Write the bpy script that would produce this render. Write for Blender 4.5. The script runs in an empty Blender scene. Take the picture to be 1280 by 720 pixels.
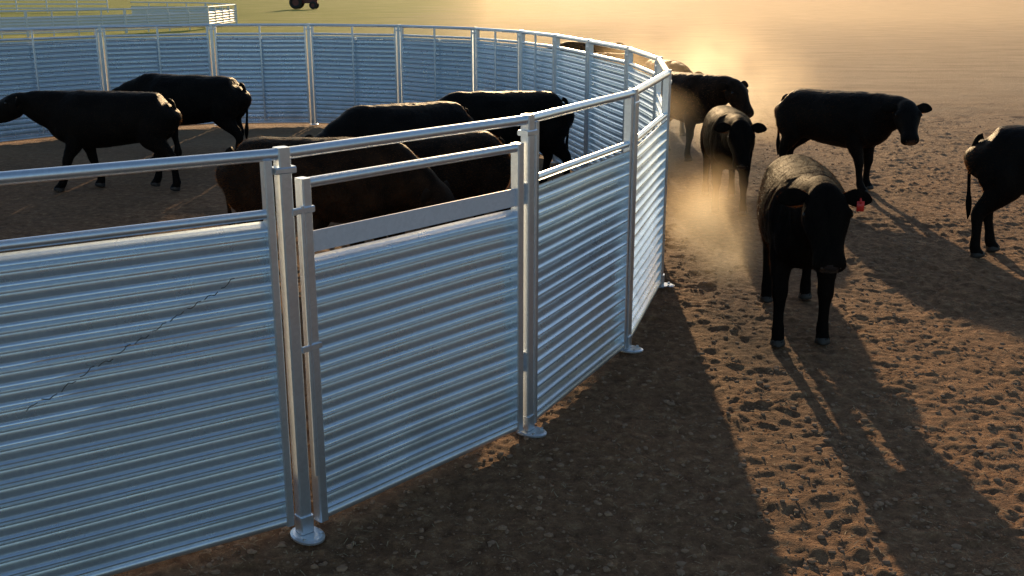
import bpy, bmesh, math, random
import numpy as np
from mathutils import Vector, Matrix, noise
R=math.radians
sc=bpy.context.scene
col=sc.collection
random.seed(4); rng=np.random.default_rng(4)
sc.view_settings.view_transform='Standard'; sc.view_settings.look='None'; sc.view_settings.exposure=0

# ---------------- world / sun / camera
SUN_EL=11.5; SUN_AZ=2.2
w=bpy.data.worlds.new("World"); sc.world=w; w.use_nodes=True
nt=w.node_tree; bg=nt.nodes['Background']
sky=nt.nodes.new('ShaderNodeTexSky'); sky.sky_type='NISHITA'; sky.sun_disc=False
sky.sun_elevation=R(SUN_EL); sky.sun_rotation=R(SUN_AZ); sky.dust_density=1.0; sky.ozone_density=2.0
nt.links.new(sky.outputs[0],bg.inputs[0]); bg.inputs[1].default_value=0.145
sl=bpy.data.lights.new("sun",'SUN'); sl.energy=5.0; sl.angle=R(0.5); sl.color=(1.0,0.68,0.36)
so=bpy.data.objects.new("sun",sl); col.objects.link(so)
d=Vector((-math.sin(R(SUN_AZ))*math.cos(R(SUN_EL)),-math.cos(R(SUN_AZ))*math.cos(R(SUN_EL)),-math.sin(R(SUN_EL))))
so.rotation_euler=d.to_track_quat('-Z','Y').to_euler(); so.location=(3,20,10)
cd=bpy.data.cameras.new("camera"); cam=bpy.data.objects.new("camera",cd); col.objects.link(cam); sc.camera=cam
cam.location=(0,0,2.57); cam.rotation_euler=(R(90-16),0,0); cd.lens=37.1; cd.sensor_width=36; cd.clip_end=6000; cd.clip_start=0.05

# ---------------- material helpers
def newmat(name):
    m=bpy.data.materials.new(name); m.use_nodes=True
    return m,m.node_tree.nodes,m.node_tree.links,m.node_tree.nodes['Principled BSDF']
def nz(N,L,scale,detail=4,rough=.6,vec=None,dist=0):
    n=N.new('ShaderNodeTexNoise'); n.inputs['Scale'].default_value=scale; n.inputs['Detail'].default_value=detail
    n.inputs['Roughness'].default_value=rough; n.inputs['Distortion'].default_value=dist
    if vec is not None: L.new(vec,n.inputs['Vector'])
    return n
def ramp(N,L,src,stops):
    r=N.new('ShaderNodeValToRGB'); e=r.color_ramp.elements
    while len(e)<len(stops): e.new(.5)
    for i,(p,c) in enumerate(stops):
        e[i].position=p; e[i].color=(*c,1) if len(c)==3 else c
    L.new(src,r.inputs[0]); return r
def mix(N,L,f,a,b,mode='MIX'):
    m=N.new('ShaderNodeMix'); m.data_type='RGBA'; m.blend_type=mode
    for s,v in ((m.inputs[0],f),(m.inputs[6],a),(m.inputs[7],b)):
        if hasattr(v,'links'): L.new(v,s)
        else: s.default_value=v if not isinstance(v,tuple) else (*v,1)
    return m.outputs[2]

def metal_mat(name,base,rough,dirt=0.5,metal=.85,bump=.05):
    m,N,L,P=newmat(name)
    g=N.new('ShaderNodeNewGeometry'); 
    n1=nz(N,L,3.0,5,.6,g.outputs['Position']); n2=nz(N,L,6,3,.6,g.outputs['Position'])
    v=N.new('ShaderNodeTexVoronoi'); v.inputs['Scale'].default_value=60; L.new(g.outputs['Position'],v.inputs['Vector'])
    sp=ramp(N,L,v.outputs['Color'],[(0,tuple(c*.93 for c in base)),(1,tuple(min(1,c*1.04) for c in base))])
    sep=N.new('ShaderNodeSeparateXYZ'); L.new(g.outputs['Position'],sep.inputs[0])
    mr=N.new('ShaderNodeMapRange'); L.new(sep.outputs[2],mr.inputs[0]); mr.inputs[1].default_value=0; mr.inputs[2].default_value=.7; mr.inputs[3].default_value=.55*dirt; mr.inputs[4].default_value=.06*dirt
    mm=N.new('ShaderNodeMath'); mm.operation='MULTIPLY'
    r1=ramp(N,L,n1.outputs[0],[(.38,(0,0,0)),(.68,(1,1,1))]); L.new(r1.outputs[0],mm.inputs[0])
    ad=N.new('ShaderNodeMath'); ad.operation='MULTIPLY'; ad.inputs[1].default_value=1.6; L.new(mr.outputs[0],ad.inputs[0]); L.new(ad.outputs[0],mm.inputs[1])
    c=mix(N,L,mm.outputs[0],sp.outputs[0],(.30,.25,.20)); L.new(c,P.inputs['Base Color'])
    P.inputs['Metallic'].default_value=metal
    rr=N.new('ShaderNodeMapRange'); L.new(n2.outputs[0],rr.inputs[0]); rr.inputs[3].default_value=rough-.06; rr.inputs[4].default_value=rough+.10
    L.new(rr.outputs[0],P.inputs['Roughness'])
    b=N.new('ShaderNodeBump'); b.inputs['Strength'].default_value=bump; b.inputs['Distance'].default_value=.01
    n3=nz(N,L,5,2,.5,g.outputs['Position']); L.new(n3.outputs[0],b.inputs['Height']); L.new(b.outputs[0],P.inputs['Normal'])
    return m
M_corr=metal_mat("galvanised_sheet",(.84,.92,1.0),.27,.4,.87)
M_tube=metal_mat("galvanised_tube",(.78,.85,.92),.34,.4)
M_flat=metal_mat("weathered_flat_bar",(.74,.74,.78),.5,.5,.2)
M_white=metal_mat("white_pen_paint",(.80,.82,.84),.5,.3,.1)
def simple(name,c,r=.6,metal=0):
    m,N,L,P=newmat(name); n=nz(N,L,18,4); rp=ramp(N,L,n.outputs[0],[(.3,tuple(x*.75 for x in c)),(.7,tuple(min(1,x*1.15) for x in c))])
    L.new(rp.outputs[0],P.inputs['Base Color']); P.inputs['Roughness'].default_value=r; P.inputs['Metallic'].default_value=metal; return m
M_line=simple("dark_line",(.08,.07,.06),.7); M_red=simple("red_plastic",(.75,.04,.03),.4); M_tyre=simple("tyre_rubber",(.02,.02,.02),.8)
M_redp=simple("red_machine_paint",(.10,.012,.014),.4); M_dark=simple("dark_glass",(.03,.03,.035),.2)
# cow coat
def coat(name,c1,c2,ior=1.10):
    m,N,L,P=newmat(name); tc=N.new('ShaderNodeTexCoord')
    mp=N.new('ShaderNodeMapping'); mp.inputs['Scale'].default_value=(6,14,5); L.new(tc.outputs['Object'],mp.inputs[0])
    a=nz(N,L,1.0,5,.65,mp.outputs[0],.5); rp=ramp(N,L,a.outputs[0],[(.35,c1),(.7,c2)])
    L.new(rp.outputs[0],P.inputs['Base Color']); P.inputs['Roughness'].default_value=.5
    P.inputs['IOR'].default_value=ior
    mp2=N.new('ShaderNodeMapping'); mp2.inputs['Scale'].default_value=(40,110,26); L.new(tc.outputs['Object'],mp2.inputs[0])
    b1=nz(N,L,1.0,4,.7,mp2.outputs[0],.8)
    b=N.new('ShaderNodeBump'); b.inputs['Strength'].default_value=.6; b.inputs['Distance'].default_value=.012; L.new(b1.outputs[0],b.inputs['Height']); L.new(b.outputs[0],P.inputs['Normal'])
    return m
M_coat=coat("black_coat",(.006,.005,.0045),(.013,.010,.008),1.12)
M_coatf=coat("deep_black_coat",(.006,.005,.0045),(.012,.009,.007),1.04)
M_coatb=coat("brown_black_coat",(.010,.0065,.0045),(.034,.018,.010))
M_hoof=simple("hoof_horn",(.03,.025,.02),.6); M_nose=simple("wet_nose",(.02,.019,.02),.25); M_eye=simple("eye",(.01,.008,.006),.08)
def hairmat(name,c,tr,ior=1.1):
    m,N,L,P=newmat(name); P.inputs['Base Color'].default_value=(*c,1); P.inputs['Roughness'].default_value=.5; P.inputs['IOR'].default_value=ior
    t=N.new('ShaderNodeBsdfTranslucent'); t.inputs[0].default_value=(*tr,1); mx=N.new('ShaderNodeMixShader'); mx.inputs[0].default_value=.4
    L.new(P.outputs[0],mx.inputs[1]); L.new(t.outputs[0],mx.inputs[2]); L.new(mx.outputs[0],N['Material Output'].inputs['Surface']); return m
M_hair=hairmat("black_hair",(.010,.008,.007),(.34,.15,.05)); M_hairb=hairmat("brown_hair",(.015,.010,.007),(.65,.30,.11)); M_hairf=hairmat("short_black_hair",(.008,.006,.005),(.10,.038,.012),1.03)

# ---------------- geometry helpers
def mkobj(name,verts,faces,mats,midx=None,smooth=False,parent=None):
    me=bpy.data.meshes.new(name); me.from_pydata([tuple(v) for v in verts],[],faces)
    for m in mats: me.materials.append(m)
    if midx: me.polygons.foreach_set('material_index',midx)
    if smooth: me.polygons.foreach_set('use_smooth',[True]*len(me.polygons))
    me.update(); o=bpy.data.objects.new(name,me); col.objects.link(o)
    if parent: o.parent=parent
    return o
def empty(name,loc=(0,0,0)):
    e=bpy.data.objects.new(name,None); e.location=loc; e.empty_display_size=.2; col.objects.link(e); return e
class Geo:
    def __init__(s): s.v=[]; s.f=[]; s.m=[]
    def add(s,v,f,m=0):
        o=len(s.v); s.v+= [tuple(x) for x in v]; s.f+=[tuple(i+o for i in q) for q in f]; s.m+=[m]*len(f)
    def tube(s,a,b,r,n=12,m=0,cap=True):
        a=Vector(a); b=Vector(b); t=(b-a).normalized(); up=Vector((0,0,1)) if abs(t.z)<.9 else Vector((1,0,0))
        sx=t.cross(up).normalized(); sy=sx.cross(t); v=[]
        for p in (a,b):
            for i in range(n):
                an=2*math.pi*i/n; v.append(p+sx*r*math.cos(an)+sy*r*math.sin(an))
        f=[(i,(i+1)%n,n+(i+1)%n,n+i) for i in range(n)]
        if cap: f+=[tuple(range(n-1,-1,-1)),tuple(range(n,2*n))]
        s.add(v,f,m)
    def box(s,a,b,wd,ht,m=0,side=None,bev=.006):
        a=Vector(a); b=Vector(b); t=(b-a).normalized()
        if side is None: side=t.cross(Vector((0,0,1))).normalized() if abs(t.z)<.9 else Vector((1,0,0))
        side=Vector(side).normalized(); u=side.cross(t).normalized(); v=[]
        hw,hh=wd/2,ht/2; c=min(bev,hw*.5,hh*.5)
        prof=[(-hw+c,-hh),(hw-c,-hh),(hw,-hh+c),(hw,hh-c),(hw-c,hh),(-hw+c,hh),(-hw,hh-c),(-hw,-hh+c)]
        for p in (a,b):
            for x,y in prof: v.append(p+side*x+u*y)
        n=8; f=[(i,(i+1)%n,n+(i+1)%n,n+i) for i in range(n)]+[tuple(range(n-1,-1,-1)),tuple(range(n,2*n))]
        s.add(v,f,m)
    def disc(s,c,rx,ry,h,m=0,n=20,yaw=0):
        v=[];
        for k,(sc_,z) in enumerate(((1,0),(1,h*.6),(.85,h))):
            for i in range(n):
                an=2*math.pi*i/n; x=rx*sc_*math.cos(an); y=ry*sc_*math.sin(an)
                v.append((c[0]+x*math.cos(yaw)-y*math.sin(yaw),c[1]+x*math.sin(yaw)+y*math.cos(yaw),c[2]+z))
        f=[]
        for k in range(2): f+=[(k*n+i,k*n+(i+1)%n,(k+1)*n+(i+1)%n,(k+1)*n+i) for i in range(n)]
        f.append(tuple(range(2*n,3*n))); f.append(tuple(range(n-1,-1,-1))); s.add(v,f,m)
    def obj(s,name,mats,parent=None,smooth=False):
        o=mkobj(name,s.v,s.f,mats,s.m,False,parent)
        if smooth:
            for p in o.data.polygons: p.use_smooth=True
            try: o.data.set_sharp_from_angle(angle=R(38))
            except Exception: pass
        return o
def lerp(a,b,t): return Vector(a)+(Vector(b)-Vector(a))*t

def corr_sheet(g,a,b,z0,z1,pitch=.082,amp=.0245,off=0.0,m=0,nx=14,ph=0,dent=.005):
    a=Vector((a[0],a[1],0)); b=Vector((b[0],b[1],0)); t=(b-a).normalized(); nrm=Vector((t.y,-t.x,0))
    ns=max(8,int((z1-z0)/pitch*14)); v=[]
    seed=random.random()*50
    for j in range(ns+1):
        z=z0+(z1-z0)*j/ns
        s=math.sin(2*math.pi*(z-z0)/pitch+ph); prof=amp*s
        for i in range(nx+1):
            p=a+(b-a)*i/nx
            dd=noise.noise(Vector((p.x*1.3+seed,p.y*1.3,z*1.6)))*dent*2
            zz=z+noise.noise(Vector((p.x*.9+seed,p.y*.9,z*1.1+9)))*.006*min(1,(z1-z)*8,(z-z0)*8)
            v.append(p+nrm*(off+prof+dd)+Vector((0,0,zz)))
    k=nx+1; f=[(j*k+i,j*k+i+1,(j+1)*k+i+1,(j+1)*k+i) for j in range(ns) for i in range(nx)]
    g.add(v,f,m)

def post(g,p,h,t,foot=True,m=0):
    p=Vector((p[0],p[1],0)); t=Vector(t)
    g.box(p+Vector((0,0,.01)),p+Vector((0,0,h)),.06,.06,m,side=t)
    for z in (h-.10,):
        g.box(p-t*.05+Vector((0,0,z)),p+t*.05+Vector((0,0,z)),.07,.03,m)
    if foot:
        n=Vector((t.y,-t.x,0)); c=p+n*.03
        g.disc((c.x,c.y,.004),.105,.075,.016,m,yaw=math.atan2(n.y,n.x))
        g.box(p+n*.005+Vector((0,0,.022)),p+n*.005+Vector((0,0,.11)),.07,.07,m,side=t)
        for q in (-.05,.05): g.tube(c+t*q*.9+n*.05+Vector((0,0,.015)),c+t*q*.9+n*.05+Vector((0,0,.03)),.010,6,m)

RING=[(-1.01,4.61),(.086,5.84),(.83,7.32),(1.31,9.02),(1.47,10.75),(1.36,12.5),(1.02,14.2),(.65,15.8),(.15,17.2),(-.62,18.5),(-2.05,19.7),(-3.8,20.3),(-5.6,20.2),(-7.3,19.2),(-8.9,17.3),(-10.2,15.8),(-11.1,14.2),(-11.6,12.4),(-11.7,10.5),(-11.3,8.7),(-10.5,7),(-9.3,5.6),(-7.7,4.4),(-6,3.5),(-4.1,3.15),(-2.39,3.71)]
pen=empty("round_pen_fence")
n=len(RING); TOP=1.86
for i in range(n):
    a=Vector((*RING[i],0)); b=Vector((*RING[(i+1)%n],0)); t=(b-a).normalized(); nr=Vector((t.y,-t.x,0))
    Z=lambda z: Vector((0,0,z))
    gp=Geo(); post(gp,a,TOP+(.03),((b-a).normalized()+(a-Vector((*RING[i-1],0))).normalized()).normalized())
    gp.obj("post",[M_tube],pen)
    if i==0: # gate
        gt=Geo(); gate=empty("livestock_gate"); s=a+t*.105; e=b-t*.085
        g0=Geo(); g0.tube(a+Z(TOP),b+Z(TOP),.027,14); g0.obj("top_rail",[M_tube],pen,True)
        gt.box(s+Z(.04),s+Z(1.74),.05,.062,0,side=t); gt.box(e+Z(.04),e+Z(1.74),.05,.062,0,side=t)
        gt.tube(s+Z(1.715),e+Z(1.715),.024,14); gt.tube(s+Z(.065),e+Z(.065),.026,14)
        gt.obj("frame",[M_tube],gate,True)
        gf=Geo(); gf.box(s+Z(1.44),e+Z(1.44),.012,.10,0); gf.obj("flat_bar",[M_flat],gate)
        gc=Geo(); corr_sheet(gc,s+t*.015,e-t*.015,.08,1.37); gc.obj("corrugated_sheet",[M_corr],gate,True)
        gl=Geo()
        for z in (.45,1.45): # hinges
            gl.tube(e+Z(z-.06)+t*.03,e+Z(z+.06)+t*.03,.018,10); 
        gl.tube(s+Z(.3)-t*.035+nr*.03,s+Z(1.62)-t*.035+nr*.03,.011,10)
        gl.box(s+Z(1.60)-t*.09+nr*.03,s+Z(1.60)+t*.03+nr*.03,.02,.03); gl.box(s+Z(.95)-t*.08+nr*.035,s+Z(.95)+t*.03+nr*.035,.012,.03)
        gl.obj("latch_and_hinges",[M_tube],gate,True); continue
    z2=1.60 if i in (n-1,) else (1.52 if i<4 else 1.70)
    g=Geo(); s=a+t*.075; e=b-t*.075; zr=.10 if i==n-1 else .055
    g.tube(a+Z(TOP),b+Z(TOP),.027,12); g.tube(s+Z(z2),e+Z(z2),.022,12); g.tube(s+Z(zr),e+Z(zr),.025,12)
    g.box(s+Z(zr-.02),s+Z(TOP-.02),.038,.06,0,side=t); g.box(e+Z(zr-.02),e+Z(TOP-.02),.038,.06,0,side=t)
    if 7<=i<=16:
        mid=(s+e)/2; g.box(mid-nr*.045+Z(.11),mid-nr*.045+Z(TOP-.02),.035,.03,0,side=t)
    g.obj("panel_frame",[M_tube],pen,True)
    gc=Geo(); corr_sheet(gc,s+t*.01,e-t*.01,zr+.012,z2-.035); gc.obj("corrugated_sheet",[M_corr],pen,True)
# thin dark broken line rising across the near left panel
a=Vector((*RING[-1],0)); b=Vector((*RING[0],0)); t=(b-a).normalized(); nr=Vector((t.y,-t.x,0)); gw=Geo(); pr=None
for k in range(60):
    q=k/59; p=lerp(a,b,.30+.55*q)+nr*.034+Vector((0,0,.92+.42*q+.006*math.sin(k*1.9)+.02*noise.noise(Vector((k*.2,0,0)))))
    if pr is not None and k%5!=4: gw.tube(pr,p,.0019,5)
    pr=p
gw.obj("thin_dark_line",[M_line],pen)

# distant white pen
dp=empty("white_pen_fence")
DR=[(-40,50),(-34,51),(-29,53),(-25,56),(-21.5,60.5),(-18.7,67),(-19,75),(-23,82),(-30,86)]
for i in range(len(DR)-1):
    a=Vector((*DR[i],0)); b=Vector((*DR[i+1],0)); t=(b-a).normalized(); g=Geo(); Z=lambda z: Vector((0,0,z))
    g.box(a+Z(0),a+Z(1.35),.12,.12,0,side=t); g.tube(a+Z(1.3),b+Z(1.3),.05,8); g.tube(a+Z(.18),b+Z(.18),.04,8)
    for k in range(1,4): q=lerp(a,b,k/4); g.box(q+Z(0),q+Z(1.3),.07,.07,0,side=t)
    corr_sheet(g,a,b,.25,1.02,pitch=.16,amp=.03,nx=4); g.obj("panel",[M_white],dp)
rf=empty("white_rail_fence"); g=Geo()
for k in range(16):
    x=-85+k*3.0; g.box((x,108,0),(x,108,1.3),.12,.12)
    if k<15:
        for z in (.4,.8,1.2): g.box((x+.06,108,z),(x+2.94,108,z),.04,.14)
g.obj("rails",[M_white],rf)

# tractor far away
tr=empty("tractor",(0,0,0)); TX,TY=-23.2,122
def torus(g,c,Rr,r,m):
    v=[];NN=28;K=10
    for i in range(NN):
        A=2*math.pi*i/NN
        for k in range(K):
            B=2*math.pi*k/K; rr=Rr+r*.8*math.cos(B); v.append((c[0]+rr*math.cos(A),c[1]+r*math.sin(B),c[2]+rr*math.sin(A)))
    g.add(v,[(i*K+k,i*K+(k+1)%K,((i+1)%NN)*K+(k+1)%K,((i+1)%NN)*K+k) for i in range(NN) for k in range(K)],m)
g=Geo()
for sy in (-.75,.75):
    torus(g,(TX-.8,TY+sy,.75),.53,.24,0); g.tube((TX-.8,TY+sy-.1,.75),(TX-.8,TY+sy+.1,.75),.42,16,1)
    torus(g,(TX+1.1,TY+sy,.45),.3,.16,0); g.tube((TX+1.1,TY+sy-.08,.45),(TX+1.1,TY+sy+.08,.45),.24,16,1)
g.box((TX-1.1,TY,.85),(TX+1.5,TY,.85),.55,.4,1); g.box((TX+.1,TY,1.3),(TX+1.55,TY,1.22),.6,.55,1,bev=.08)
g.box((TX-.6,TY,1.2),(TX-.6,TY,2.3),1.1,1.1,2,bev=.06); g.box((TX-1.25,TY,2.38),(TX+.05,TY,2.38),1.25,.12,1)
g.tube((TX+.9,TY+.2,1.5),(TX+.9,TY+.2,2.2),.04,8,0); g.tube((TX-.8,TY-.75,.75),(TX-.8,TY+.75,.75),.08,8,0); g.tube((TX+1.1,TY-.75,.45),(TX+1.1,TY+.75,.45),.06,8,0)
g.obj("body",[M_tyre,M_redp,M_dark],tr)

# ---------------- cows
def crom(P,k):
    P=np.array(P,float); out=[]
    E=np.vstack([2*P[0]-P[1],P,2*P[-1]-P[-2]])
    for i in range(1,len(E)-2):
        p0,p1,p2,p3=E[i-1],E[i],E[i+1],E[i+2]
        for j in range(k):
            t=j/k; out.append(.5*((2*p1)+(-p0+p2)*t+(2*p0-5*p1+4*p2-p3)*t*t+(-p0+3*p1-3*p2+p3)*t**3))
    out.append(P[-1]); return np.array(out)
def loft(g,stations,up,nseg=18,k=3,m=0,sup=1.0):
    S=crom(stations,k); P=S[:,:3]; n_=len(P); v=[]; f=[]
    for i in range(n_):
        t=Vector(P[min(i+1,n_-1)]-P[max(i-1,0)]).normalized(); U=Vector(up); sx=t.cross(U).normalized(); uy=sx.cross(t)
        rw=max(S[i,3],.003); rh=max(S[i,4],.003)
        for j in range(nseg):
            an=2*math.pi*j/nseg; c=math.cos(an); s_=math.sin(an)
            c=math.copysign(abs(c)**sup,c); s_=math.copysign(abs(s_)**sup,s_)
            v.append(Vector(P[i])+sx*rw*c+uy*rh*s_)
    for i in range(n_-1):
        for j in range(nseg): f.append((i*nseg+j,i*nseg+(j+1)%nseg,(i+1)*nseg+(j+1)%nseg,(i+1)*nseg+j))
    f.append(tuple(range(nseg-1,-1,-1))); f.append(tuple(range((n_-1)*nseg,n_*nseg))); g.add(v,f,m)
def ball(g,c,r,m,n=10):
    v=[];f=[]
    for i in range(n+1):
        th=math.pi*i/n
        for j in range(2*n):
            ph=math.pi*j/n; v.append((c[0]+r[0]*math.sin(th)*math.cos(ph),c[1]+r[1]*math.sin(th)*math.sin(ph),c[2]+r[2]*math.cos(th)))
    for i in range(n):
        for j in range(2*n): f.append((i*2*n+j,(i+1)*2*n+j,(i+1)*2*n+(j+1)%(2*n),i*2*n+(j+1)%(2*n)))
    g.add(v,f,m)
dg=bpy.context.evaluated_depsgraph_get
def cow(name,loc,heading,scale=1.0,ne=14,hy=0,ny=None,hp=-45,legs=(0,0,0,0),lift=(0,0,0,0),vox=.02,mat=M_coat,hair=None,tag=False,fat=1.0,tail=0,nh=7000,hw=.0022,hk=1.12):
    g=Geo(); F=fat
    trunk=[(-.80,0,1.08,.08,.09),(-.765,0,1.04,.18,.19),(-.68,0,1.00,.245,.265),(-.50,0,.98,.275,.308),(-.28,0,.952,.295*F,.338),(-.02,0,.935,.32*F,.362),(.22,0,.925,.325*F,.376),(.42,0,.935,.295*F,.375),(.58,0,.96,.255,.345),(.72,0,1.0,.20,.28),(.82,0,1.03,.12,.19)]
    loft(g,trunk,(0,0,1),24,3,sup=.92)
    for s in (-1,1):
        ball(g,(-.47,s*.17,1.12),(.17,.075,.09),0); ball(g,(.46,s*.18,.95),(.17,.11,.26),0); ball(g,(.60,s*.13,.82),(.13,.12,.17),0)
        ball(g,(-.58,s*.16,.90),(.20,.12,.28),0)
    if ny is None: ny=hy*.5
    sh=Vector((.66,0,1.06)); nl=.46
    nd=Vector((math.cos(R(ne))*math.cos(R(ny)),math.cos(R(ne))*math.sin(R(ny)),math.sin(R(ne))))
    poll=sh+nd*nl
    n0=Vector((.50,0,1.0)); mid=(sh*.6+poll*.4)+Vector((.0,0,-.03))
    m2=sh*.2+poll*.8+Vector((0,0,-.01))
    loft(g,[(*n0,.22,.30),(*(sh+Vector((0,0,-.03))),.20,.285),(*mid,.17,.245),(*m2,.14,.19),(*(poll+nd*.05),.105,.115)],(0,0,1),20,4)
    loft(g,[(.66,0,.78,.07,.10),(*(mid+Vector((0,0,-.19))),.045,.08),(*(m2+Vector((0,0,-.13))),.04,.06)],(0,0,1),12,3)
    hd=Vector((math.cos(R(hp))*math.cos(R(hy)),math.cos(R(hp))*math.sin(R(hy)),math.sin(R(hp))))
    side=hd.cross(Vector((0,0,1))).normalized()
    up=side.cross(hd).normalized()
    H0=poll+up*.02
    def hpnt(x,y,z): return H0+(hd*x*1.12+side*y+up*z)*hk
    hs=[(-.07,0,-.01,.055,.05),(-.01,0,0,.10,.10),(.06,0,0.0,.130,.125),(.14,0,-.012,.142,.135),(.21,0,-.02,.120,.126),(.28,0,-.025,.096,.106),(.34,0,-.03,.090,.094),(.39,0,-.035,.100,.088),(.425,0,-.04,.094,.074),(.445,0,-.045,.055,.042)]
    loft(g,[(*hpnt(x,y,z),a*hk,b*hk) for x,y,z,a,b in hs],tuple(up),20,3,sup=.88)
    loft(g,[(*hpnt(.10,0,-.10),.08,.06),(*hpnt(.25,0,-.105),.068,.05),(*hpnt(.36,0,-.09),.058,.038),(*hpnt(.40,0,-.085),.05,.033)],tuple(up),14,3)
    for s in (-1,1):
        ball(g,hpnt(.135,s*.114,.06),(.039,.039,.039),0); ball(g,hpnt(.41,s*.052,.0),(.038,.038,.038),0)
    def fl(s,dx,lf):
        y=s*.17
        loft(g,[(.46,y*.95,.92,.10,.17),(.45,y,.74,.10,.145),(.455+.15*dx,y,.60,.085,.108),(.475+.4*dx,y,.48,.064,.074),(.485+.52*dx,y,.39,.063,.066),(.48+.62*dx,y,.31,.046,.050),(.475+.8*dx-.25*lf,y,.19+lf*.6,.042,.046),(.48+.93*dx-.5*lf,y,.115+lf*.9,.052,.055),(.505+dx-.55*lf,y,.06+lf,.050,.056),(.52+dx-.5*lf,y,.035+lf,.060,.072),(.525+dx-.5*lf,y,.0+lf,.064,.080)],(1,0,0),14,3)
    def hl(s,dx,lf):
        y=s*.17
        loft(g,[(-.54,y*.85,1.02,.12,.22),(-.53,y,.88,.13,.22),(-.50+.1*dx,y*1.05,.73,.115,.185),(-.57+.3*dx,y,.60,.080,.125),(-.65+.5*dx,y,.49,.055,.085),(-.68+.6*dx,y,.42,.052,.070),(-.672+.72*dx,y,.33,.045,.053),(-.66+.86*dx,y,.21+lf*.6,.042,.048),(-.655+.95*dx,y,.12+lf*.9,.052,.057),(-.635+dx,y,.06+lf,.050,.057),(-.62+dx,y,.035+lf,.060,.072),(-.615+dx,y,.0+lf,.064,.078)],(1,0,0),14,3)
    fl(1,legs[0],lift[0]); fl(-1,legs[1],lift[1]); hl(1,legs[2],lift[2]); hl(-1,legs[3],lift[3])
    tmp=mkobj("tmp",g.v,g.f,[mat])
    md=tmp.modifiers.new("r",'REMESH'); md.mode='VOXEL'; md.voxel_size=vox; md.use_smooth_shade=True
    ms=tmp.modifiers.new("s",'SMOOTH'); ms.factor=.5; ms.iterations=6 if vox>.016 else 12
    me=bpy.data.meshes.new_from_object(tmp.evaluated_get(dg())); bpy.data.objects.remove(tmp)
    sd=random.random()*100
    V=[v.co.copy() for v in me.vertices]; Nn=[v.normal.copy() for v in me.vertices]; out=[]
    for p,nn in zip(V,Nn):
        a=noise.noise(Vector((p.x*4+sd,p.y*5,p.z*4)))*.010+noise.noise(Vector((p.x*22+sd,p.y*22,p.z*12)))*.0045
        k=1.0 if p.z>.5 and p.x<.85 else .3
        out.append(p+nn*a*k)
    G=Geo(); fs=[tuple(p.vertices) for p in me.polygons]; G.add(out,fs,0)
    muz=hpnt(.45,0,-.03)
    G.m=[2 if out[f[0]].z<.058 and lift==(0,0,0,0) else (3 if (out[f[0]]-muz).length<.06 else 0) for f in fs]
    # hair tufts
    fc=[f for f,mi in zip(fs,G.m) if mi==0]; hv=[]; hf=[]
    for _ in range(nh):
        f=random.choice(fc); w0=random.random(); w1=random.random()
        p=out[f[0]].lerp(out[f[1]],w0).lerp(out[f[3]].lerp(out[f[2]],w0),w1) if len(f)==4 else out[f[0]]
        if p.z<.12: continue
        nn=Nn[f[0]]; fl_=Vector((-1,0,-.45)) if p.x<.9 else Vector((-.6,0,-.6))
        if p.z<.55: fl_=Vector((-.2,0,-1))
        dr=(nn*random.uniform(.45,.8)+fl_*.8+Vector((random.gauss(0,.18),random.gauss(0,.18),random.gauss(0,.18)))).normalized()
        l=random.uniform(.014,.028)*(.6 if (p.x>.95 or p.z<.5) else 1.0)
        sx=dr.cross(nn)
        if sx.length<1e-3: continue
        sx.normalize(); sx=(sx+nn*random.uniform(-.5,.5)).normalized(); q=len(hv); p=p-nn*.003
        hv+= [p-sx*hw,p+sx*hw,p+dr*l]; hf.append((q,q+1,q+2))
    G.add(hv,hf,6)
    for s in (-1,1):
        b0=hpnt(.02,s*.10,.02); dr=(side*s*1.0+Vector((0,0,-.06))-hd*.10).normalized()
        st=[(*(b0+dr*(-.02)),.018,.02),(*(b0+dr*.03),.038,.018),(*(b0+dr*.08),.060,.014),(*(b0+dr*.13+Vector((0,0,-.008))),.060,.011),(*(b0+dr*.175+Vector((0,0,-.018))),.040,.009),(*(b0+dr*.205+Vector((0,0,-.026))),.012,.006)]
        loft(G,[(a,b,c,r2,r1) for a,b,c,r1,r2 in st],tuple(Vector((0,0,1))),12,3,0)
        hv=[];hf=[]
        for _ in range(160): # ear fringe
            u=random.uniform(0,.2); sg=random.choice((-1,1)); p=b0+dr*u+Vector((0,0,sg*.052*math.sin(min(1,(u+.03)/.22)*math.pi)**.6-.01)); e=(Vector((0,0,sg*1.0))+dr*.8+Vector((random.gauss(0,.3),random.gauss(0,.3),0))).normalized()*random.uniform(.01,.022)
            q=len(hv); hv+=[p-dr*.002,p+dr*.002,p+e]; hf.append((q,q+1,q+2))
        G.add(hv,hf,6)
        ball(G,hpnt(.14,s*.129,.05),(.023,.023,.023),4,8)
        ball(G,hpnt(.432,s*.049,-.003),(.017,.017,.017),2,6)
        if tag and s==-1:
            c=b0+dr*.125+hd*.03; tn=Vector((0,0,-1))
            G.box(c,c+tn*.07,.05,.006,5,side=side,bev=.002); G.tube(c-hd*.03,c+hd*.015,.008,8,5)
    tl=tail
    loft(G,[(-.74,0,1.17,.03,.03),(-.79,0,1.14,.026,.026),(-.825,tl*.2,1.0,.02,.02),(-.825,tl*.5,.80,.017,.017),(-.81,tl*.8,.62,.018,.018),(-.80,tl,.52,.034,.030),(-.79,tl,.42,.026,.024),(-.79,tl,.34,.006,.006)],(1,0,0),10,3,0)
    if hair is None: hair=M_hairb if mat is M_coatb else M_hair
    o=mkobj(name,G.v,G.f,[mat,mat,M_hoof,M_nose,M_eye,M_red,hair],G.m,True)
    o.location=(*loc,.0); o.rotation_euler=(0,0,R(heading)); o.scale=(scale,)*3
    return o
C="black_cow"
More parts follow.
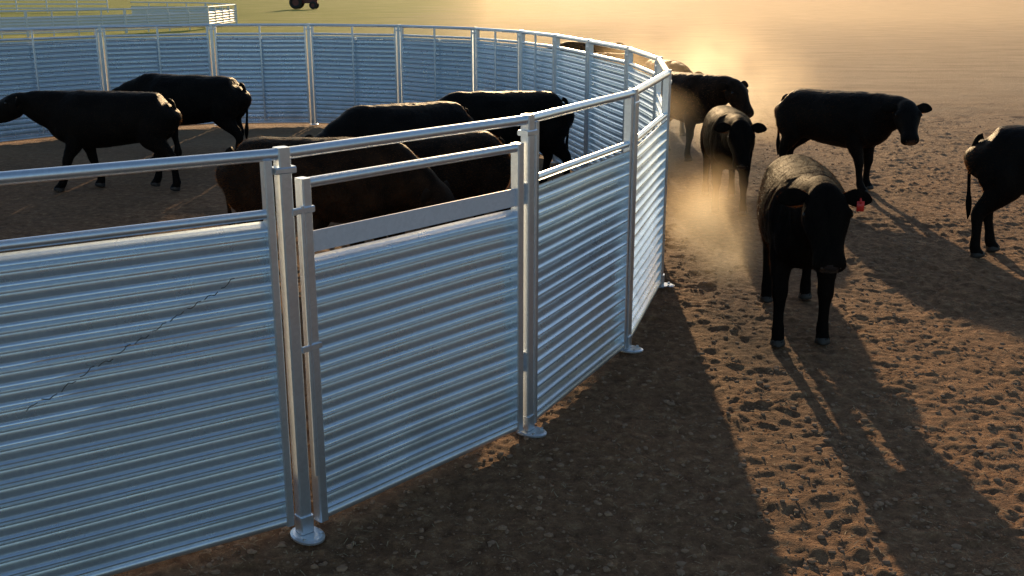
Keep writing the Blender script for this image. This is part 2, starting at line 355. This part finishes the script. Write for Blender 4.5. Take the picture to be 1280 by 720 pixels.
# outside
cow(C,(2.23,8.0),261,.98,ne=22,hy=5,hp=-48,legs=(.02,.13,-.05,.10),vox=.014,tag=True,tail=.05,nh=16000,hw=.0016,hk=1.12,hair=M_hairf,mat=M_coatf)
cow("black_calf",(2.57,12.6),266,.90,ne=16,hy=0,hp=-50,legs=(.1,-.05,.1,-.1),vox=.019,hair=M_hairf,mat=M_coatf,nh=5000)
cow(C,(2.62,16.4),-62,1.0,ne=14,hy=6,hp=-45,legs=(.12,-.08,.05,-.12),mat=M_coatb)
cow(C,(2.75,19.3),-80,1.0,ne=5,hp=-50,legs=(.1,-.1,0,.1),mat=M_coatb)
cow(C,(2.25,21.2),200,1.0,ne=0,hp=-50,mat=M_coatb)
cow(C,(2.0,25.5),185,1.0,ne=0,hp=-50,mat=M_coatb)
cow(C,(4.2,13.9),-48,.97,ne=12,hy=-48,ny=-16,hp=-42,legs=(.0,.12,-.1,.08),vox=.018,tail=-.05,nh=9000)
cow(C,(5.25,9.95),-22,1.0,ne=14,hy=-10,hp=-45,legs=(.1,-.1,.1,-.05),tail=.03,nh=9000)
# inside
cow(C,(-5.15,13.7),182,.98,ne=12,hy=5,hp=-22,legs=(.22,-.2,-.16,.2),tail=.03)
cow(C,(-4.75,15.9),172,1.0,ne=-8,hy=0,hp=-45,legs=(.1,-.1,-.1,.1))
cow(C,(-1.15,12.0),218,1.0,ne=-12,hy=20,hp=-50,legs=(.1,-.1,-.1,.1))
cow(C,(-.05,13.4),200,1.0,ne=-10,hy=10,hp=-50,legs=(.1,-.1,-.1,.1))
cow(C,(-.72,9.9),215,.96,ne=-15,hy=10,hp=-55,legs=(.1,-.1,-.1,.1),mat=M_coatb,nh=16000)
cow(C,(-1.75,9.2),-10,1.0,ne=-25,hy=-10,hp=-65,legs=(.1,-.1,-.1,.1),mat=M_coatb,nh=16000)

# ---------------- ground
def vnoise(X,Y,seed):
    r=np.random.default_rng(seed); T=r.random((256,256)); xi=np.floor(X).astype(int); yi=np.floor(Y).astype(int); fx=X-xi; fy=Y-yi
    fx=fx*fx*(3-2*fx); fy=fy*fy*(3-2*fy); A=T[xi%256,yi%256];B=T[(xi+1)%256,yi%256];C_=T[xi%256,(yi+1)%256];D=T[(xi+1)%256,(yi+1)%256]
    return (A*(1-fx)+B*fx)*(1-fy)+(C_*(1-fx)+D*fx)*fy-.5
def axis(segs):
    out=[segs[0][0]]
    for a,b,st0,st1 in segs:
        x=a
        while x<b:
            t=(x-a)/(b-a); x+=st0*(1-t)+st1*t; out.append(min(x,b))
    return np.array(sorted(set(out)))
xs=axis([(-3000,-60,600,20),(-60,-14,10,.3),(-14,-3,.2,.03),(-3,8,.018,.018),(8,30,.04,1.5),(30,100,3,20),(100,3000,60,900)])
ys=axis([(-1500,0,500,2),(0,3.2,1,.05),(3.2,9,.015,.020),(9,22,.022,.07),(22,70,.12,1.5),(70,300,3,30),(300,4000,60,900)])
X,Y=np.meshgrid(xs,ys)
fade=np.clip((60-Y)/40,0,1)*np.clip((40-np.abs(X))/25,0,1)
Hh=np.zeros_like(X)
WX=X+.10*vnoise(X*4+50,Y*4+50,31)+.03*vnoise(X*13+50,Y*13+50,33); WY=Y+.10*vnoise(X*4+90,Y*4+90,32)+.03*vnoise(X*13+90,Y*13+90,34)
for fr,am,sd in ((.35,.04,1),(1.1,.020,2),(3.2,.012,3),(8,.008,4),(17,.012,5),(31,.013,6)):
    ca,sa=math.cos(sd*1.7),math.sin(sd*1.7); nn=vnoise(WX*fr*ca-WY*fr*sa+700,WX*fr*sa+WY*fr*ca+700,sd)
    if fr>10: nn=nn*(.35+1.3*np.clip(vnoise(X*1.3+200,Y*1.3+200,sd+20)+.5,0,1))
    Hh+=am*nn
cl=np.clip(vnoise(WX*11+300,WY*11+300,41)-.12,0,1)*np.clip(vnoise(X*.8+300,Y*.8+300,42)+.6,0,1); Hh+=.075*cl
Hh=Hh*fade-.016
V=np.stack([X.ravel(),Y.ravel(),Hh.ravel()],1); nx_,ny_=len(xs),len(ys)
I=(np.arange(ny_-1)[:,None]*nx_+np.arange(nx_-1)[None,:]).ravel(); Fq=np.stack([I,I+1,I+nx_+1,I+nx_],1)
me=bpy.data.meshes.new("ground"); me.vertices.add(len(V)); me.vertices.foreach_set('co',V.ravel()); me.loops.add(Fq.size); me.loops.foreach_set('vertex_index',Fq.ravel().astype(np.int32))
me.polygons.add(len(Fq)); me.polygons.foreach_set('loop_start',(np.arange(len(Fq))*4).astype(np.int32)); me.polygons.foreach_set('loop_total',np.full(len(Fq),4,np.int32)); me.update(calc_edges=True)
me.polygons.foreach_set('use_smooth',np.ones(len(Fq),bool))
go=bpy.data.objects.new("ground",me); col.objects.link(go)
m,N,L,P=newmat("dirt"); gg=N.new('ShaderNodeNewGeometry'); pos=gg.outputs['Position']
a=nz(N,L,.5,6,.6,pos); b=nz(N,L,12,6,.72,pos); c=nz(N,L,70,3,.7,pos)
r1=ramp(N,L,b.outputs[0],[(.3,(.14,.068,.034)),(.55,(.32,.17,.086)),(.75,(.58,.36,.19))])
r2=ramp(N,L,a.outputs[0],[(.35,(.75,.75,.75)),(.65,(1.15,1.12,1.1))])
cc=mix(N,L,1.0,r1.outputs[0],r2.outputs[0],'MULTIPLY')
r3=ramp(N,L,c.outputs[0],[(.62,(0,0,0)),(.72,(1,1,1))]); cc=mix(N,L,r3.outputs[0],cc,(.56,.38,.20))
sep=N.new('ShaderNodeSeparateXYZ'); L.new(pos,sep.inputs[0])
def mrange(src,a_,b_):
    q=N.new('ShaderNodeMapRange'); q.interpolation_type='SMOOTHSTEP'; q.inputs[1].default_value=a_; q.inputs[2].default_value=b_; L.new(src,q.inputs[0]); return q.outputs[0]
mpf=N.new('ShaderNodeMapping'); mpf.inputs['Scale'].default_value=(.35,1.2,1); L.new(pos,mpf.inputs[0])
far=ramp(N,L,nz(N,L,1.0,7,.7,mpf.outputs[0]).outputs[0],[(.3,(.38,.25,.15)),(.7,(.66,.48,.30))])  # far sandy dirt, low-sun brightness put into its lighter colour
cc=mix(N,L,mrange(sep.outputs[1],10,30),cc,far.outputs[0])
gn=nz(N,L,.12,4,.6,pos)
ax=N.new('ShaderNodeMath'); ax.operation='MULTIPLY_ADD'; ax.inputs[1].default_value=16; L.new(gn.outputs[0],ax.inputs[0]); L.new(sep.outputs[1],ax.inputs[2])
m1=mrange(ax.outputs[0],45,66)
bx=N.new('ShaderNodeMath'); bx.operation='MULTIPLY_ADD'; bx.inputs[1].default_value=-10; L.new(gn.outputs[0],bx.inputs[0]); L.new(sep.outputs[0],bx.inputs[2])
m2=mrange(bx.outputs[0],6,-20); mu=N.new('ShaderNodeMath'); mu.operation='MULTIPLY'; L.new(m1,mu.inputs[0]); L.new(m2,mu.inputs[1])
mpg=N.new('ShaderNodeMapping'); mpg.inputs['Scale'].default_value=(.12,.5,1); L.new(pos,mpg.inputs[0])
gr=ramp(N,L,nz(N,L,1.2,6,.7,mpg.outputs[0]).outputs[0],[(.32,(.22,.27,.05)),(.55,(.36,.38,.08)),(.7,(.55,.46,.18))])
cc=mix(N,L,mu.outputs[0],cc,gr.outputs[0])
L.new(cc,P.inputs['Base Color']); P.inputs['Roughness'].default_value=.9
sq=N.new('ShaderNodeMapRange'); sq.inputs[3].default_value=.22; sq.inputs[4].default_value=0.08; L.new(mu.outputs[0],sq.inputs[0]); L.new(sq.outputs[0],P.inputs['Specular IOR Level'])
ba=N.new('ShaderNodeMath'); ba.operation='MULTIPLY_ADD'; ba.inputs[1].default_value=.35; L.new(c.outputs[0],ba.inputs[0]); L.new(b.outputs[0],ba.inputs[2])
bb=N.new('ShaderNodeBump'); bb.inputs['Strength'].default_value=1.0; bb.inputs['Distance'].default_value=.055; L.new(ba.outputs[0],bb.inputs['Height']); L.new(bb.outputs[0],P.inputs['Normal'])
me.materials.append(m)
# clods
def gz(x,y):
    i=np.clip(np.searchsorted(xs,x)-1,0,nx_-2); j=np.clip(np.searchsorted(ys,y)-1,0,ny_-2); return Hh[j,i]
M_clod=simple("dry_clod",(.32,.19,.11),.95); M_straw=simple("straw",(.42,.31,.17),.8)
g=Geo(); t_=(1+5**.5)/2
ico=[Vector(v).normalized() for v in [(-1,t_,0),(1,t_,0),(-1,-t_,0),(1,-t_,0),(0,-1,t_),(0,1,t_),(0,-1,-t_),(0,1,-t_),(t_,0,-1),(t_,0,1),(-t_,0,-1),(-t_,0,1)]]
icf=[(0,11,5),(0,5,1),(0,1,7),(0,7,10),(0,10,11),(1,5,9),(5,11,4),(11,10,2),(10,7,6),(7,1,8),(3,9,4),(3,4,2),(3,2,6),(3,6,8),(3,8,9),(4,9,5),(2,4,11),(6,2,10),(8,6,7),(9,8,1)]
for k in range(16000):
    y=3.6+18*random.random()**1.6; x=random.uniform(-1.5,.58*y+1.0); s=.005+.016*random.random()**4
    z=gz(x,y); sx,sy,sz=[s*random.uniform(.7,1.4) for _ in range(3)]
    g.add([(x+v.x*sx*random.uniform(.7,1.3),y+v.y*sy*random.uniform(.8,1.2),z+v.z*sz*.6+s*.1) for v in ico],icf)
g.obj("dirt_clods",[M_clod])
g=Geo()
for k in range(6000):
    y=3.6+14*random.random()**1.5; x=random.uniform(-2.5,.62*y+1.5); z=gz(x,y)+.006; an=random.uniform(0,6.28); l=random.uniform(.015,.05); w_=.0016
    dx,dy=math.cos(an)*l/2,math.sin(an)*l/2; px,py=-math.sin(an)*w_,math.cos(an)*w_; e=random.uniform(-.006,.012)
    g.add([(x-dx-px,y-dy-py,z),(x-dx+px,y-dy+py,z),(x+dx+px,y+dy+py,z+e),(x+dx-px,y+dy-py,z+e)],[(0,1,2,3)])
g.obj("straw_litter",[M_straw])

# ---------------- dust haze
def vmat(name,dens):
    mt=bpy.data.materials.new(name); mt.use_nodes=True; N=mt.node_tree.nodes; L=mt.node_tree.links; N.remove(N['Principled BSDF'])
    vs=N.new('ShaderNodeVolumeScatter'); vs.inputs['Color'].default_value=(1,.80,.55,1); vs.inputs['Density'].default_value=dens; vs.inputs['Anisotropy'].default_value=.6
    L.new(vs.outputs[0],N['Material Output'].inputs['Volume']); return mt,vs,N,L
def volbox(name,x0,x1,y0,y1,z0,z1,dens):
    v=[(x,y,z) for z in (z0,z1) for y in (y0,y1) for x in (x0,x1)]
    o=mkobj(name,v,[(0,2,3,1),(4,5,7,6),(0,1,5,4),(2,6,7,3),(0,4,6,2),(1,3,7,5)],[vmat(name,dens)[0]])
volbox("dust_haze",-2,70,22,90,-.05,2.4,.0026)
def puff(c,r,dens,rot=0):
    g=Geo(); ball(g,(0,0,0),(1,1,1),0,12); mt,vs,N,L=vmat("dust",dens)
    o=g.obj("dust_cloud",[mt]); o.location=c; o.scale=r; o.rotation_euler=(0,0,rot)
    tc=N.new('ShaderNodeTexCoord'); ln=N.new('ShaderNodeVectorMath'); ln.operation='LENGTH'; L.new(tc.outputs['Object'],ln.inputs[0])
    q=N.new('ShaderNodeMapRange'); q.interpolation_type='SMOOTHSTEP'; q.inputs[1].default_value=1; q.inputs[2].default_value=.1; L.new(ln.outputs['Value'],q.inputs[0])
    gm=N.new('ShaderNodeNewGeometry'); nn=nz(N,L,1.3,2,.6,gm.outputs['Position'])
    q2=N.new('ShaderNodeMapRange'); q2.inputs[1].default_value=.35; q2.inputs[2].default_value=.68; L.new(nn.outputs[0],q2.inputs[0])
    a=N.new('ShaderNodeMath'); a.operation='MULTIPLY'; L.new(q.outputs[0],a.inputs[0]); L.new(q2.outputs[0],a.inputs[1])
    b=N.new('ShaderNodeMath'); b.operation='MULTIPLY'; b.inputs[1].default_value=dens; L.new(a.outputs[0],b.inputs[0]); L.new(b.outputs[0],vs.inputs['Density'])
puff((1.95,10.2,.25),(.55,1.9,.80),.75)
puff((2.1,15.0,.45),(.8,1.7,.9),.50)
puff((3.3,18.9,.7),(2.6,3.0,1.6),.42)
